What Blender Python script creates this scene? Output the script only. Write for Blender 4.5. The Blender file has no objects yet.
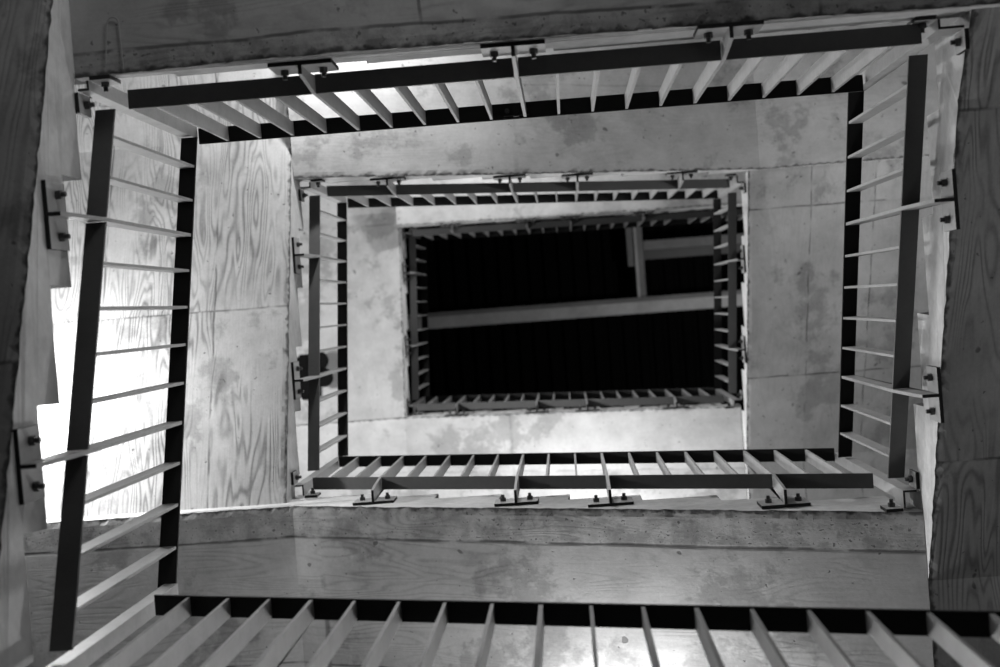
import bpy, bmesh, math, random
from mathutils import Vector, Matrix
from mathutils.geometry import tessellate_polygon
random.seed(7)
C = bpy.context.scene.collection
S = bpy.context.scene

# ---------------------------------------------------------------- dimensions
W, D, O = 2.694, 1.618, 0.05          # stairwell opening between the railings; concrete edge lies O behind them
FW = 1.5                              # width of the flights
OUT = FW + 0.05

# ---------------------------------------------------------------- helpers
def tag(o, label=None, cat=None, group=None, kind=None):
    if label: o['label'] = label
    if cat: o['category'] = cat
    if group: o['group'] = group
    if kind: o['kind'] = kind
    return o

def link(name, bm, mats, parent=None, smooth=False):
    bmesh.ops.recalc_face_normals(bm, faces=bm.faces)
    me = bpy.data.meshes.new(name)
    bm.to_mesh(me); bm.free()
    if not isinstance(mats, (list, tuple)): mats = [mats]
    for m in mats: me.materials.append(m)
    if smooth:
        for p in me.polygons: p.use_smooth = True
    o = bpy.data.objects.new(name, me); C.objects.link(o)
    if parent:
        o.parent = parent
        p = parent; off = Vector((0, 0, 0))
        while p: off += p.location; p = p.parent
        o.location = -off
    return o

def rebase(o, base):
    """move the origin of a top-level / part mesh to 'base' without moving the mesh"""
    base = Vector(base)
    o.data.transform(Matrix.Translation(-base)); o.location = o.location + base

def hexa(bm, pts, mat=0):
    """8 points: bottom ring of 4, top ring of 4"""
    v = [bm.verts.new(p) for p in pts]
    for f in ((3,2,1,0), (4,5,6,7), (0,1,5,4), (1,2,6,5), (2,3,7,6), (3,0,4,7)):
        bm.faces.new([v[i] for i in f]).material_index = mat

def bar(bm, a, b, wdir, w, tdir, t):
    """bar from a to b, w wide along wdir and t thick along tdir"""
    a, b, wd, td = Vector(a), Vector(b), Vector(wdir)*(w/2), Vector(tdir)*(t/2)
    hexa(bm, [a-wd-td, a+wd-td, a+wd+td, a-wd+td, b-wd-td, b+wd-td, b+wd+td, b-wd+td])

def box(bm, lo, hi):
    x0,y0,z0 = lo; x1,y1,z1 = hi
    hexa(bm, [(x0,y0,z0),(x1,y0,z0),(x1,y1,z0),(x0,y1,z0),(x0,y0,z1),(x1,y0,z1),(x1,y1,z1),(x0,y1,z1)])

def cyl(bm, a, b, r, n=12, r2=None):
    a, b = Vector(a), Vector(b); d = (b-a).normalized()
    u = d.orthogonal().normalized(); v = d.cross(u)
    r2 = r if r2 is None else r2
    A = [bm.verts.new(a+(u*math.cos(2*math.pi*i/n)+v*math.sin(2*math.pi*i/n))*r) for i in range(n)]
    B = [bm.verts.new(b+(u*math.cos(2*math.pi*i/n)+v*math.sin(2*math.pi*i/n))*r2) for i in range(n)]
    for i in range(n): bm.faces.new([A[i], A[(i+1)%n], B[(i+1)%n], B[i]])
    bm.faces.new(A[::-1]); bm.faces.new(B)

# ---------------------------------------------------------------- materials
class NT:
    def __init__(s, name):
        s.m = bpy.data.materials.new(name); s.m.use_nodes = True
        s.t = s.m.node_tree; s.b = s.t.nodes['Principled BSDF']
    def n(s, typ, **kw):
        nd = s.t.nodes.new(typ)
        for k, v in kw.items(): setattr(nd, k, v)
        return nd
    def put(s, sock, v):
        if hasattr(v, 'is_linked') or hasattr(v, 'links'): s.t.links.new(v, sock)
        else: sock.default_value = v
    def math(s, op, a, b=0.0, c=0.0, clamp=False):
        nd = s.n('ShaderNodeMath', operation=op); nd.use_clamp = clamp
        s.put(nd.inputs[0], a); s.put(nd.inputs[1], b); s.put(nd.inputs[2], c)
        return nd.outputs[0]
    def ramp(s, x, a, b):                       # smooth 0..1 between a and b
        nd = s.n('ShaderNodeMapRange', interpolation_type='SMOOTHSTEP')
        s.put(nd.inputs['Value'], x)
        if a < b: vals = (a, b, 0, 1)
        else: vals = (b, a, 1, 0)
        for k, q in zip(('From Min','From Max','To Min','To Max'), vals): nd.inputs[k].default_value = q
        return nd.outputs[0]
    def xyz(s, x, y, z):
        nd = s.n('ShaderNodeCombineXYZ')
        s.put(nd.inputs[0], x); s.put(nd.inputs[1], y); s.put(nd.inputs[2], z)
        return nd.outputs[0]
    def noise(s, vec, scale, detail=2.0, rough=0.5, dist=0.0):
        nd = s.n('ShaderNodeTexNoise'); s.put(nd.inputs['Vector'], vec)
        nd.inputs['Scale'].default_value = scale; nd.inputs['Detail'].default_value = detail
        nd.inputs['Roughness'].default_value = rough; nd.inputs['Distortion'].default_value = dist
        return nd.outputs['Fac']
    def grey(s, v):
        nd = s.n('ShaderNodeCombineColor')
        for i in range(3): s.put(nd.inputs[i], v)
        s.t.links.new(nd.outputs[0], s.b.inputs['Base Color'])
    def bump(s, h, strength, dist=0.01):
        nd = s.n('ShaderNodeBump'); s.put(nd.inputs['Height'], h)
        nd.inputs['Strength'].default_value = strength; nd.inputs['Distance'].default_value = dist
        s.t.links.new(nd.outputs[0], s.b.inputs['Normal'])

def soffit_mat(name, base, seed, pl=1.22, pw=0.62, off=(0.0, 0.0), grain=0.2, strip=0.0, across=False, blot=0.33, seams=0.55, stains=0.30):
    """concrete cast against plywood: u runs along the flight, v away from its edge"""
    k = NT(name)
    uv = k.n('ShaderNodeTexCoord').outputs['UV']
    sp = k.n('ShaderNodeSeparateXYZ'); k.put(sp.inputs[0], uv)
    u, v = sp.outputs[0], sp.outputs[1]
    wob = k.math('MULTIPLY', k.math('SUBTRACT', k.noise(uv, 3.0, 3), 0.5), 0.03)
    pu = k.math('ADD', k.math('DIVIDE', k.math('ADD', u, wob), pl), off[0] + seed*3)
    pv = k.math('ADD', k.math('DIVIDE', k.math('ADD', v, wob), pw), off[1] + 8)
    iu, iv = k.math('FLOOR', pu), k.math('FLOOR', pv)
    wn = k.n('ShaderNodeTexWhiteNoise', noise_dimensions='3D'); k.put(wn.inputs['Vector'], k.xyz(iu, iv, seed))
    rnd = wn.outputs['Value']
    sh = k.math('MULTIPLY', rnd, 37.0)
    su, sv = (1.8, 10.5) if not across else (10.5, 1.8)
    gv = k.xyz(k.math('MULTIPLY', u, su), k.math('MULTIPLY', v, sv), sh)
    g = k.noise(gv, 0.62, 2.2, 0.42, 0.25)
    rings = k.math('SINE', k.math('MULTIPLY', g, 110.0))
    rings = k.math('MULTIPLY', k.math('ADD', rings, 1.0), 0.5)
    rings = k.math('POWER', rings, 2.2)
    patch = k.ramp(k.noise(k.xyz(u, v, sh), 1.9, 3), 0.36, 0.62)     # where the grain printed through
    fine = k.noise(k.xyz(k.math('MULTIPLY', u, su*3), k.math('MULTIPLY', v, sv*9), sh), 1.5, 4, 0.6)
    big = k.noise(k.xyz(u, v, seed*5.3), 2.1, 6, 0.6)
    mid = k.noise(k.xyz(u, v, seed*2.1), 7.0, 5, 0.65)
    val = k.math('MULTIPLY', rings, k.math('MULTIPLY', patch, -grain))
    val = k.math('ADD', val, 1.03)
    val = k.math('ADD', val, k.math('MULTIPLY', k.math('SUBTRACT', fine, 0.5), 0.42*grain+0.06))
    val = k.math('ADD', val, k.math('MULTIPLY', k.math('SUBTRACT', big, 0.5), blot*2.6))
    val = k.math('ADD', val, k.math('MULTIPLY', k.math('SUBTRACT', mid, 0.5), blot*1.7))
    val = k.math('ADD', val, k.math('MULTIPLY', k.math('SUBTRACT', rnd, 0.5), 0.13))
    # water stains and grit
    stain = k.ramp(k.noise(k.xyz(u, v, seed*7.9), 1.7, 6, 0.68), 0.53, 0.60)
    val = k.math('MULTIPLY', val, k.math('SUBTRACT', 1.0, k.math('MULTIPLY', stain, stains)))
    grit = k.noise(k.xyz(u, v, seed*3.3), 75.0, 3, 0.7)
    val = k.math('ADD', val, k.math('MULTIPLY', k.math('SUBTRACT', grit, 0.5), 0.30))
    # joints between the plywood sheets
    def seam(p, i, wd):
        f = k.math('SUBTRACT', p, i)
        d = k.math('MINIMUM', f, k.math('SUBTRACT', 1.0, f))
        return k.ramp(d, wd, wd*0.2)
    sm = k.math('MAXIMUM', seam(pu, iu, 0.007), seam(pv, iv, 0.014))
    sm = k.math('MULTIPLY', sm, k.ramp(k.noise(uv, 6.0, 2), 0.34, 0.6))
    val = k.math('MULTIPLY', val, k.math('SUBTRACT', 1.0, k.math('MULTIPLY', sm, seams)))
    # blowholes and dark spots
    ho = k.ramp(k.noise(k.xyz(u, v, seed*9.7), 34.0, 2, 0.5), 0.30, 0.235)
    spot = k.ramp(k.noise(k.xyz(u, v, seed*4.7), 13.0, 1, 0.5), 0.235, 0.2)
    val = k.math('MULTIPLY', val, k.math('SUBTRACT', 1.0, k.math('MULTIPLY', k.math('MAXIMUM', ho, spot), 0.55)))
    # ragged honeycombed arris along the well
    ed = k.ramp(k.math('ADD', v, k.math('MULTIPLY', k.noise(uv, 26.0, 3), 0.055)), 0.046, 0.028)
    val = k.math('MULTIPLY', val, k.math('SUBTRACT', 1.0, k.math('MULTIPLY', ed, 0.75)))
    if strip > 0:                                                     # patched band beside the edge
        inb = k.ramp(v, strip+0.003, strip-0.003)
        rough = k.ramp(k.noise(uv, 6.0, 6, 0.75), 0.42, 0.60)
        pits = k.ramp(k.noise(uv, 48.0, 2), 0.37, 0.31)
        val = k.math('MULTIPLY', val, k.math('SUBTRACT', 1.0, k.math('MULTIPLY', inb, k.math('MULTIPLY', rough, 0.34))))
        val = k.math('MULTIPLY', val, k.math('SUBTRACT', 1.0, k.math('MULTIPLY', inb, k.math('MULTIPLY', pits, 0.6))))
        ln = k.math('ABSOLUTE', k.math('SUBTRACT', k.math('ADD', v, wob), strip))
        ln = k.math('MULTIPLY', k.ramp(ln, 0.008, 0.002), k.ramp(k.noise(uv, 5.0, 3), 0.36, 0.5))
        val = k.math('MULTIPLY', val, k.math('SUBTRACT', 1.0, k.math('MULTIPLY', ln, 0.6)))
    k.grey(k.math('MULTIPLY', k.math('MAXIMUM', val, 0.12), base))
    k.b.inputs['Roughness'].default_value = 0.8
    k.b.inputs['Specular IOR Level'].default_value = 0.25
    k.bump(k.math('SUBTRACT', val, k.math('MULTIPLY', ho, 0.5)), 0.25, 0.008)
    return k.m

def plain_mat(name, base, seed, var=0.25, scale=4.0, rough=0.8, metal=0.0, spec=0.3, coord='Object', bump=0.15):
    k = NT(name)
    co = k.n('ShaderNodeTexCoord').outputs[coord]
    mp = k.n('ShaderNodeMapping'); k.put(mp.inputs[0], co); mp.inputs['Location'].default_value = (seed*3.1, seed, 0)
    a = k.noise(mp.outputs[0], scale, 5, 0.6); b = k.noise(mp.outputs[0], scale*7, 4, 0.65)
    v = k.math('ADD', 1.0, k.math('MULTIPLY', k.math('SUBTRACT', a, 0.5), var*2.2))
    v = k.math('ADD', v, k.math('MULTIPLY', k.math('SUBTRACT', b, 0.5), var*1.4))
    k.grey(k.math('MULTIPLY', k.math('MAXIMUM', v, 0.1), base))
    k.b.inputs['Roughness'].default_value = rough; k.b.inputs['Metallic'].default_value = metal
    k.b.inputs['Specular IOR Level'].default_value = spec
    k.bump(b, bump, 0.004)
    return k.m

M = {}
M['edge'] = plain_mat('rendered_concrete_edge', 0.68, 1, 0.42, 2.6, 0.85)
M['tread'] = plain_mat('trowelled_concrete', 0.13, 2, 0.15, 3.0, 0.85)
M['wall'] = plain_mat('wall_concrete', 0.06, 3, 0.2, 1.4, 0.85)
M['steel'] = plain_mat('mill_steel', 0.40, 4, 0.25, 9.0, 0.5, 0.0, 0.5, bump=0.05)
M['rail'] = plain_mat('dark_steel', 0.085, 5, 0.22, 7.0, 0.5, 0.0, 0.45, bump=0.05)
M['hand'] = plain_mat('black_painted_steel', 0.016, 6, 0.2, 6.0, 0.6, 0.0, 0.25, bump=0.03)
M['dark_edge'] = plain_mat('dark_edge_steel', 0.02, 14, 0.2, 9.0, 0.6, 0.0, 0.2, bump=0.03)  # darker steel on plate edges and bottom ends of posts
M['bolt'] = plain_mat('bolt_steel', 0.10, 7, 0.2, 20.0, 0.3, 0.8, 0.5, bump=0.02)
M['black'] = plain_mat('black_plastic', 0.006, 8, 0.1, 10.0, 0.8, 0.0, 0.05)
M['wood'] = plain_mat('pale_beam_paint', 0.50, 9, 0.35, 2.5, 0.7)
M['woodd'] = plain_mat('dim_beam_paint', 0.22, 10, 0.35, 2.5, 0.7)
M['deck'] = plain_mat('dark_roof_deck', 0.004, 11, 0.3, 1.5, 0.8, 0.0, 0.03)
M['wire'] = plain_mat('pale_wire', 0.30, 12, 0.1, 10.0, 0.5)
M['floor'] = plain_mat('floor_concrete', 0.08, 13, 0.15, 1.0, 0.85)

# ---------------------------------------------------------------- concrete flights
def frame(side):
    if side == 'L': return lambda s, w, z: Vector((-O-w, D+O-s, z)), D+2*O
    if side == 'T': return lambda s, w, z: Vector((-O+s, -O-w, z)), W+2*O
    if side == 'R': return lambda s, w, z: Vector((W+O+w, -O+s, z)), D+2*O
    return lambda s, w, z: Vector((W+O-s, D+O+w, z)), W+2*O

FL = {}
def flight(name, side, sof, steps, mat, label, cat, s_end=None, width=FW, top_end=None, s_start=0.0):
    """sof: polyline (s,z) of the soffit; steps: (s of first riser, going, z after it, rise, count)"""
    P, L = frame(side)
    s_end = L + FW if s_end is None else s_end
    def zs(s):
        if s <= sof[0][0]: return sof[0][1]
        for (a, za), (b, zb) in zip(sof, sof[1:]):
            if s <= b: return za + (zb-za)*(s-a)/(b-a)
        return sof[-1][1]
    FL[name + side] = zs
    rng = random.Random(hash_(label))
    # bottom edge, finely divided so that the arris can be ragged
    n = max(8, int((s_end - s_start)/0.03))
    ss = sorted(set([s_start + (s_end-s_start)*i/n for i in range(n+1)] + [p[0] for p in sof if s_start < p[0] < s_end]))
    # stepped top
    s0, going, z0, rise, cnt = steps
    top = [(s_start, z0-rise)]
    for i in range(cnt):
        si = s0 + going*i
        if si > s_start + 0.01:
            top += [(si + rng.uniform(-.006, .006), z0 + rise*(i-1) + rng.uniform(-.004, .004)),
                    (si + rng.uniform(-.012, .004), z0 + rise*i + rng.uniform(-.004, .004))]
            if i < cnt-1:                                     # a slight hollow along each rough tread end
                top.append((si + going*rng.uniform(.35, .65), z0 + rise*i + rng.uniform(-.012, .004)))
        else: top = [(s_start, z0 + rise*i)]
    top.append((s_end, z0 + rise*(cnt-1)))
    bm = bmesh.new(); uvl = bm.loops.layers.uv.new('UVMap')
    def face(vs, uvs, mi):
        f = bm.faces.new(vs); f.material_index = mi
        for l, q in zip(f.loops, uvs): l[uvl].uv = q
    jz = [rng.uniform(-.010, .006) if 0 < i < len(ss)-1 else 0 for i in range(len(ss))]
    ws = [0.0, 0.035, width]
    rows = []
    for j, w in enumerate(ws):
        rows.append([bm.verts.new(P(s, w + (abs(jz[i])*0.5 if j == 0 else 0), zs(s) + (max(jz[i], -.002) + .004 if j == 0 else 0))) for i, s in enumerate(ss)])
    for j in range(2):
        for i in range(len(ss)-1):
            face([rows[j][i], rows[j][i+1], rows[j+1][i+1], rows[j+1][i]],
                 [(ss[i], ws[j]), (ss[i+1], ws[j]), (ss[i+1], ws[j+1]), (ss[i], ws[j+1])], 0)
    ti = [bm.verts.new(P(s, 0, z)) for s, z in top]
    to = [bm.verts.new(P(s, width, z)) for s, z in top]
    for i in range(len(top)-1):
        face([ti[i], ti[i+1], to[i+1], to[i]], [(0,0)]*4, 2)
    loop2 = [(s_, zs(s_)) for s_ in ss] + top[::-1]
    for vs in (rows[0] + ti[::-1], rows[2] + to[::-1]):
        for t3 in tessellate_polygon([[Vector((q[0], q[1], 0)) for q in loop2]]):
            face([vs[i] for i in t3], [loop2[i] for i in t3], 1)
    face([rows[0][0], ti[0], to[0], rows[2][0], rows[1][0]], [(0,0)]*5, 1)
    face([rows[0][-1], rows[1][-1], rows[2][-1], to[-1], ti[-1]], [(0,0)]*5, 1)
    o = link(name, bm, [mat, M['edge'], M['tread']])
    base = P(s_start, 0, zs(s_start)); rebase(o, base)
    tag(o, label, cat, 'concrete stair flights and landings')
    return o

def hash_(t):
    h = 7
    for c in t: h = (h*31 + ord(c)) % 1000003
    return h

LL, LW = D+2*O, W+2*O
# lowest ring
flight('stair_flight', 'B', [(0, 1.6), (LW+.35, 3.28)], (.1, .33, 2.0, .17, 9), soffit_mat('cast_concrete_a', .3, 1),
       'concrete stair flight under the nearest railing along the bottom edge of the photo', 'stairs')
flight('stair_flight', 'L', [(0, 3.28), (LL+.50, 4.28)], (.06, .335, 3.60, .17, 6), soffit_mat('cast_concrete_b', .34, 2, off=(.3, .2), grain=.3),
       'dark concrete stair flight at far left edge with pale ragged stepped side', 'stairs')
flight('stair_landing', 'T', [(0, 4.29), (.8, 4.23), (2.8, 4.33)], (.3, .6, 4.40, .05, 3), soffit_mat('cast_concrete_c', .36, 3, off=(.1, .55), strip=.07, blot=.28),
       'stained concrete landing along the top edge of the photo above the longest railing', 'landing')
flight('stair_flight', 'R', [(0, 4.38), (.25, 4.60), (LL+.27, 5.42)], (-.10, .35, 4.82, .16, 6), soffit_mat('cast_concrete_d', .40, 4, off=(.77, .35), grain=.45),
       'wood-grained concrete stair flight at far right edge beside the right railing', 'stairs')
# middle ring
flight('stair_flight', 'B', [(0, 5.42), (LW-.05, 6.83)], (.05, .33, 5.88, .172, 9), soffit_mat('cast_concrete_e', .50, 5, off=(.161, .74), pl=3.1, pw=.62, strip=.155, grain=.2),
       'pale pitted concrete stair flight across the lower middle between two railings', 'stairs')
flight('stair_flight', 'L', [(0, 6.95), (LL+.25, 7.85)], (.10, .335, 7.33, .165, 6), soffit_mat('cast_concrete_f', .50, 6, off=(.18, .34), grain=.5),
       'plywood-grained concrete stair flight left of the dark twin-head lamp', 'stairs')
flight('stair_flight', 'T', [(0, 7.80), (LW+.08, 9.61)], (.12, .30, 8.2, .185, 10), soffit_mat('cast_concrete_g', .48, 7, off=(.6, .1), pl=3.1, grain=.08, seams=.2),
       'pale concrete stair flight just below the longest top railing', 'stairs')
flight('stair_flight', 'R', [(0, 9.64), (LL+.42, 10.88)], (.10, .33, 10.05, .18, 6), soffit_mat('cast_concrete_h', .48, 8, off=(.787, .0), pw=.44, grain=.08, seams=.7),
       'spotted concrete stair flight with vertical joint on the right between two railings', 'stairs')
# upper ring
flight('stair_flight', 'B', [(0, 10.98), (LW+.02, 12.28)], (.12, .32, 11.36, .17, 9), soffit_mat('cast_concrete_i', .54, 9, off=(.4, .2), pl=3.1, grain=.06, seams=.25),
       'bright concrete stair flight below the small far bottom railing', 'stairs')
flight('stair_flight', 'L', [(0, 12.25), (LL+.15, 12.93)], (.10, .335, 12.62, .155, 6), soffit_mat('cast_concrete_j', .52, 10, off=(.2, .1), pl=2.2, grain=.06, seams=.25),
       'grey mottled concrete stair flight left of the black opening', 'stairs')
flight('stair_flight', 'T', [(0, 12.65), (2.08, 13.20), (2.75, 13.26)], (.12, .38, 13.0, .12, 7), soffit_mat('cast_concrete_k', .50, 11, off=(.2, .1), pl=2.2, grain=.06, seams=.25),
       'topmost concrete stair flight above the black opening', 'stairs')

# ---------------------------------------------------------------- railings
def railing(side, a, b, n, posts, drop, label, corner_end=True, h=1.0, corner_start=False, base_len=None, splice=None, ext=0.0, nxt=None):
    """a, b: lower-rail corner points, low end first; n baluster spaces; posts: indices carried down to the concrete"""
    a, b = Vector(a), Vector(b)
    P, L = frame(side)
    out = (P(0, 1, 0) - P(0, 0, 0)).normalized()
    dh = b - a; dh.z = 0; dl = dh.length; dh.normalize()
    sl = (b.z - a.z)/dl
    up = Vector((0, 0, 1))
    root = bpy.data.objects.new('stair_railing', None); C.objects.link(root)
    root.empty_display_size = .1
    root.location = a + dh*dl*.5 + up*(b.z-a.z)*.5
    tag(root, label, 'railing', 'flat-bar steel stair railings')
    def pt(s, dz=0.0, o=0.0): return a + dh*s + up*(sl*s + dz) + out*o
    RW, RT = .063, .012
    f0 = P(0, 0, 0).dot(out)                                  # the concrete face the plates sit on
    s_of = [dl*i/n for i in range(n+1)]
    def zconc(s):                                             # where plates must stay above
        return None
    e0, e1 = .045, dl-.045
    # rails
    bm = bmesh.new(); bar(bm, pt(e0-.03, h), pt(e1+.03+ext, h), out, RW, up, RT); link('upper_rail', bm, M['hand'], root)
    cuts = [e0] + [s_of[i] for i in posts] + [e1+ext]
    for p, q in zip(cuts, cuts[1:]):
        bm = bmesh.new(); bar(bm, pt(p+(.008 if p != e0 else 0)), pt(q-(.008 if q != e1 else 0), 0), out, RW, up, RT)
        link('lower_rail', bm, M['rail'], root)
    # balusters
    def hexnut(bm, c, ax, r=.014, t=.016):
        cyl(bm, c, c + ax*t, r, 6); cyl(bm, c + ax*t, c + ax*(t+.014), r*.55, 8)
    for i in range(1, n):
        s = s_of[i]
        if i in posts: continue
        bm = bmesh.new(); bar(bm, pt(s, RT/2), pt(s, h-RT/2), out, .055, dh, .010)
        link('baluster', bm, M['steel'], root)
    for k in range(1, int(ext/.135)+1):
        s = dl - .02 + .135*k
        bm = bmesh.new(); bar(bm, pt(s, RT/2), pt(s, h-RT/2), out, .055, dh, .010); link('baluster', bm, M['steel'], root)
    def plate(parent, c, along, normal, zb, wd, hh, bolts):
        c = Vector((c.x, c.y, zb + hh/2))
        bm = bmesh.new()
        bar(bm, c - up*hh/2, c + up*hh/2, along, wd, normal, .013)
        bm.normal_update()
        bmesh.ops.recalc_face_normals(bm, faces=bm.faces)
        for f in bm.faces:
            if abs(f.normal.dot(normal)) < .9: f.material_index = 1          # narrow edges in the darker steel
        link('mounting_plate', bm, [M['steel'], M['dark_edge']], parent)
        for q in bolts:
            bm = bmesh.new(); hexnut(bm, c + along*q - normal*.0065, -normal); link('bolt', bm, M['bolt'], parent)
    for i in posts:
        s = s_of[i]; zr = pt(s).z; zb = zr - drop
        of = f0 - pt(s).dot(out)                              # distance from the rail's centre line to the concrete
        bm = bmesh.new()
        t = dh*.006
        def ring(o, z): v = pt(s, 0, o); v.z = z; return v
        # one flat bar: baluster above, running down and back to the plate below the rail
        prof = [ring(-.004, zb), ring(of-.013, zb), ring(of-.013, zb+.16), ring(.030, zr), ring(.0275, zr+h-.006), ring(-.0275, zr+h-.006), ring(-.030, zr-.01), ring(-.014, zb+.08)]
        A = [bm.verts.new(v - t) for v in prof]; B = [bm.verts.new(v + t) for v in prof]
        bm.faces.new(A); bm.faces.new(B[::-1])
        for j in range(len(prof)):
            f = bm.faces.new([A[j], A[(j+1)%len(prof)], B[(j+1)%len(prof)], B[j]])
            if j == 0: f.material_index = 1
        bmesh.ops.triangulate(bm, faces=[f for f in bm.faces if len(f.verts) > 4])
        po = link('post', bm, [M['steel'], M['dark_edge']], root)
        c = pt(s) + out*(of - .0065)
        plate(po, c, dh, out, zb, .20, .15, (-.062, .062))
    # corner post: an angle with its heel towards the well, each toe reaching back to a plate on the concrete
    def corner():
        e = b if nxt is None else (b + Vector(nxt))/2         # where the two railings meet
        zt = b.z if nxt is None else max(b.z, nxt[2])
        zb = (b.z + zt)/2 - drop*.75
        o2 = Vector((round(dh.x), round(dh.y), 0))
        g0 = P(L, 0, 0).dot(o2)                                               # away from the well on the next side
        of = f0 - e.dot(out); og = g0 - e.dot(o2)
        v = e - out*.010 - o2*.010
        bm = bmesh.new()
        def angle(lo, l2, z0, z1):                            # L-section: toe lengths lo along out, l2 along o2
            t = .008
            prof = [(0, 0), (lo, 0), (lo, t), (t, t), (t, l2), (0, l2)]
            A = [bm.verts.new(Vector((v.x, v.y, z0)) + out*p + o2*q) for p, q in prof]
            B = [bm.verts.new(Vector((v.x, v.y, z1)) + out*p + o2*q) for p, q in prof]
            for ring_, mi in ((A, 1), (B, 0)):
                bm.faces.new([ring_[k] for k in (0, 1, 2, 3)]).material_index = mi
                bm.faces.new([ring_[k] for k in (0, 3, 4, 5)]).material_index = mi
            for k in range(6): bm.faces.new([A[k], A[(k+1) % 6], B[(k+1) % 6], B[k]])
        angle(of - .003, og - .003, zb, zb+.14)
        angle(.048, .048, zb+.14, zt+h-.006)
        po = link('corner_post', bm, [M['steel'], M['dark_edge']], root)
        plate(po, e + out*(of-.0065) - dh*.045, dh, out, zb, .065, .11, (0.0,))
        plate(po, e + o2*(og-.0065) - out*.045, out, o2, zb, .065, .11, (0.0,))
    if corner_end: corner()
    if splice is not None:
        s = splice*dl
        bm = bmesh.new(); bar(bm, pt(s-.05, h-.014), pt(s+.05, h-.014), out, .04, up, .016)
        bar(bm, pt(s-.012, h-.022), pt(s+.012, h-.022), out, .05, up, .02)
        sp = link('rail_splice', bm, M['hand'], root)
        for q in (-.035, .035):
            bm = bmesh.new(); c = pt(s+q, h-.022); hexnut(bm, c, -up, .010, .008); link('bolt', bm, M['bolt'], sp)
    return root

P5 = [3, 8, 11, 16]; P2 = [4, 9]
railing('B', (2.798, 1.610, 2.221), (.0705, 1.605, 3.254), 20, P5, .34, 'nearest steel railing along the bottom edge of the photo', nxt=(.007, 1.639, 3.634))
railing('L', (.007, 1.639, 3.634), (-.010, -.015, 4.463), 12, P2, .32, 'large steel railing down the left side of the photo', nxt=(-.012, -.016, 4.557))
railing('T', (-.012, -.016, 4.557), (2.655, -.004, 4.478), 20, [5, 10, 15], .23, 'longest steel railing across the top of the photo', splice=.487, nxt=(2.666, -.024, 4.720))
railing('R', (2.666, -.024, 4.720), (2.681, 1.596, 5.582), 12, P2, .34, 'large steel railing down the right side of the photo', nxt=(2.695, 1.597, 5.821))
railing('B', (2.695, 1.597, 5.821), (.001, 1.605, 7.203), 19, P5, .30, 'steel railing across the lower middle, bolted above the pale pitted concrete', nxt=(.001, 1.613, 7.439))
railing('L', (.001, 1.613, 7.439), (.013, -.017, 8.102), 12, P2, .34, 'steel railing left of centre in front of the twin-head lamp', nxt=(.013, -.009, 8.232))
railing('T', (.013, -.009, 8.232), (2.689, .008, 9.914), 19, P5, .36, 'steel railing across the upper middle with patchily lit lower rail', nxt=(2.698, .007, 10.183))
railing('R', (2.698, .007, 10.183), (2.681, 1.611, 10.964), 12, P2, .36, 'steel railing right of the black opening', nxt=(2.678, 1.622, 11.114))
railing('B', (2.678, 1.622, 11.114), (-.006, 1.595, 12.387), 19, P5, .20, 'small far steel railing along the bottom of the black opening', nxt=(-.005, 1.595, 12.665))
railing('L', (-.005, 1.595, 12.665), (.023, -.032, 13.243), 12, P2, .30, 'small far steel railing left of the black opening', nxt=(-.002, .0, 13.05))
railing('T', (-.002, .0, 13.05), (2.66, .0, 13.62), 19, P5, .26, 'smallest steel railing along the top of the black opening', corner_end=False, ext=1.2)

# ---------------------------------------------------------------- emergency lamp under the upper left flight
root = bpy.data.objects.new('emergency_light', None); C.objects.link(root)
lx, ly, lz = -.90, 1.25, 12.25
root.location = (lx, ly, lz+.3)
tag(root, 'black twin-head emergency lamp behind the railing left of centre', 'lamp')
bm = bmesh.new(); box(bm, (lx-.09, ly-.20, lz), (lx+.09, ly+.20, lz+.12)); bmesh.ops.bevel(bm, geom=bm.edges[:], offset=.02, segments=2, affect='EDGES')
link('housing', bm, M['black'], root)
for hy, hx in ((-.14, .13), (.01, .16)):
    bm = bmesh.new(); cyl(bm, (lx+hx, ly+hy, lz-.10), (lx+hx, ly+hy, lz+.05), .085, 20, .055)
    cyl(bm, (lx+.05, ly+hy, lz+.04), (lx+hx, ly+hy, lz), .02, 8)
    link('lamp_head', bm, M['black'], root, False)
bm = bmesh.new(); cyl(bm, (lx, ly, lz+.1), (lx, ly, 12.41), .03, 10); link('stem', bm, M['black'], root)

# wire loop left in the landing soffit
pts = [(.058, -.085, 4.268)] + [(.090 - .018*math.cos(t), -.205 - .02*math.sin(t), 4.268) for t in [math.pi*i/10 for i in range(11)]] + [(.112, -.065, 4.268)]
bm = bmesh.new()
for p_, q in zip(pts, pts[1:]): cyl(bm, p_, q, .0020, 8)
wl = link('wire_loop', bm, M['wire']); rebase(wl, pts[0])
tag(wl, 'pale bent wire loop on dark concrete near the top left corner', 'wire')

# ---------------------------------------------------------------- shell
X0, X1, Y0, Y1 = -O-FW-.012, W+O+FW+.012, -O-FW-.012, D+O+FW+.012
ZF, ZR = -1.7, 19.6
def struct(name, lo, hi, mat):
    bm = bmesh.new(); box(bm, lo, hi); o = link(name, bm, mat); tag(o, kind='structure'); return o
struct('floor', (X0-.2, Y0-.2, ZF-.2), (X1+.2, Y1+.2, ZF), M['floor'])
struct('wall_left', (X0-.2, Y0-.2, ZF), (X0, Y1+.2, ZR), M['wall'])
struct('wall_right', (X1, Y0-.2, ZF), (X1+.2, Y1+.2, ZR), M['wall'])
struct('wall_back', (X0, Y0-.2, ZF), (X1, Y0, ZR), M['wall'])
struct('wall_front', (X0, Y1, ZF), (X1, Y1+.2, ZR), M['wall'])
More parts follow.
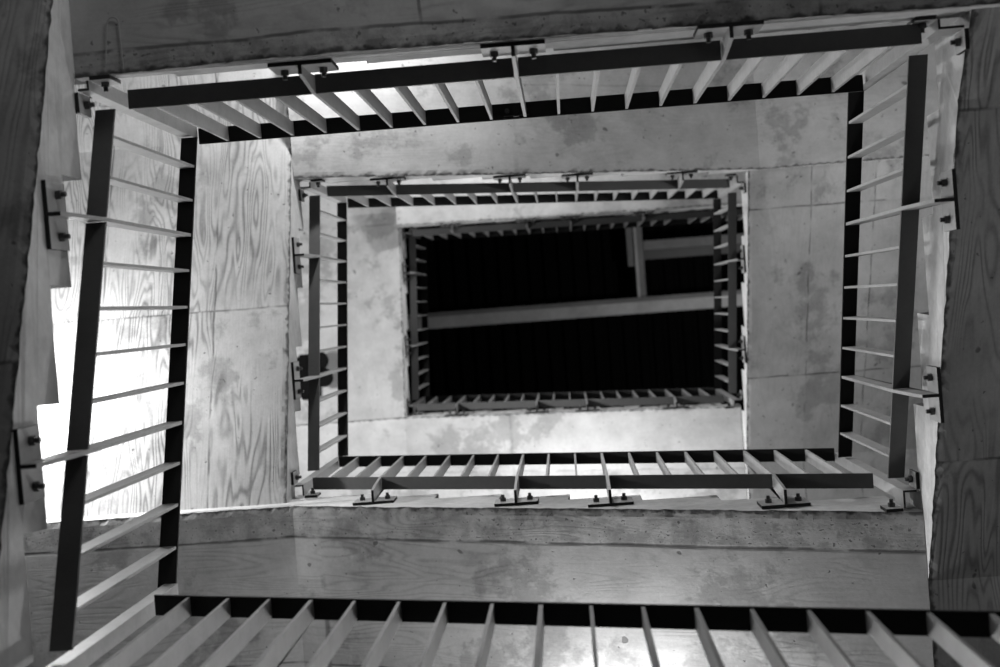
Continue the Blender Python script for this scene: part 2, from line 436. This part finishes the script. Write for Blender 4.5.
# ribbed metal roof deck, ribs running along y
bm = bmesh.new()
x = X0-.2; prof = []
while x < X1+.2:
    prof += [(x, ZR), (x+.11, ZR), (x+.13, ZR+.06), (x+.19, ZR+.06)]; x += .21
prof.append((x, ZR))
lo = [bm.verts.new((px, Y0-.2, pz)) for px, pz in prof]; hi = [bm.verts.new((px, Y1+.2, pz)) for px, pz in prof]
lo2 = [bm.verts.new((px, Y0-.2, pz+.02)) for px, pz in prof]; hi2 = [bm.verts.new((px, Y1+.2, pz+.02)) for px, pz in prof]
for i in range(len(prof)-1):
    bm.faces.new([lo[i], lo[i+1], hi[i+1], hi[i]]); bm.faces.new([lo2[i], hi2[i], hi2[i+1], lo2[i+1]])
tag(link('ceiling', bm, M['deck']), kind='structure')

# roof beams
def beam(name, label, parts, base):
    r = bpy.data.objects.new(name, None); C.objects.link(r); r.location = base
    tag(r, label, 'beam', 'roof beams')
    for pn, a, b, wd, td, mat in parts:
        bm = bmesh.new(); d = (Vector(b)-Vector(a)).normalized(); sd = d.cross(Vector((0, 0, 1))).normalized()
        bar(bm, a, b, sd, wd, Vector((0, 0, 1)), td); link(pn, bm, mat, r)

xe0, xe1 = X0, X1
beam('roof_beam', 'long pale roof beam crossing the black opening', [
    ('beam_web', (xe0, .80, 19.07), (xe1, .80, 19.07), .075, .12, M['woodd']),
    ('beam_flange', (xe0, .90, 19.0), (xe1, .90, 19.0), .16, .10, M['wood'])], (1.35, .86, 19.0))
beam('roof_beam', 'short upright roof beam ending at the long pale beam', [
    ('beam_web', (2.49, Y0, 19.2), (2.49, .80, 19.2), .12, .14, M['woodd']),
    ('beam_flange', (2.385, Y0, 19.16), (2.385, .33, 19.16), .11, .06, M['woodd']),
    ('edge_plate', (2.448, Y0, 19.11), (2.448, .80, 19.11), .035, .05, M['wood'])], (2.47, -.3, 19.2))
beam('roof_beam', 'dim roof beam at upper right of the black opening', [
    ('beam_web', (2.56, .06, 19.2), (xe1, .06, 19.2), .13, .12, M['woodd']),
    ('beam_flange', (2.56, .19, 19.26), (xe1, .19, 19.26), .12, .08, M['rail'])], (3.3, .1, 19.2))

# ---------------------------------------------------------------- lamps of the stairwell (on the outer walls), and an added roof fill
def lamp(name, loc, energy, size=.25):
    l = bpy.data.lights.new(name, 'POINT'); l.energy = energy; l.shadow_soft_size = size
    o = bpy.data.objects.new(name, l); C.objects.link(o); o.location = loc
    return o
lamp('stair_lamp', (-1.35, .95, 6.80), 70, .08)      # under the left flight
lamp('stair_lamp', (.50, -1.30, 7.45), 88, .08)      # under the upper middle flight
lamp('stair_lamp', (W+1.30, .70, 8.10), 35, .08)     # under the right flight
lamp('stair_lamp', (1.5, D+1.20, 5.78), 50, .08)     # under the lower middle flight
lamp('stair_lamp', (1.0, D+1.30, 10.6), 85, .08)
lamp('stair_lamp', (-1.25, 1.0, 9.9), 150, .2)
lamp('stair_lamp', (1.2, -1.30, 11.9), 75, .08)
lamp('roof_fill', (W+1.2, 1.2, 15.5), 90, .1)  # fill light added to brighten the roof beams, no known lamp here
lamp('hall_lamp', (W+1.35, .95, 3.85), 14, .35)        # ground floor
lamp('hall_lamp', (1.0, -1.20, 3.35), 18, .35)

w = bpy.data.worlds.new('world'); S.world = w; w.use_nodes = True
w.node_tree.nodes['Background'].inputs[0].default_value = (0, 0, 0, 1)

# ---------------------------------------------------------------- camera
cd = bpy.data.cameras.new('camera'); cam = bpy.data.objects.new('camera', cd); C.objects.link(cam)
cd.sensor_width = 36; cd.lens = 1389*36/1000
right = Vector((0.99617, 0.07410, 0.04640)); down = Vector((-0.07315, 0.99708, -0.02194)); fwd = Vector((-0.04789, 0.01847, 0.99868))
cam.matrix_world = Matrix(((right.x, -down.x, -fwd.x, 1.42265), (right.y, -down.y, -fwd.y, .76266), (right.z, -down.z, -fwd.z, 0), (0, 0, 0, 1)))
cd.clip_start = .05; cd.clip_end = 200
cd.dof.use_dof = True; cd.dof.focus_distance = 5.6; cd.dof.aperture_fstop = 2.5
S.camera = cam
S.view_settings.view_transform = 'Standard'; S.view_settings.look = 'None'
S.view_settings.exposure = 0.38; S.view_settings.gamma = 1; S.view_settings.use_curve_mapping = False
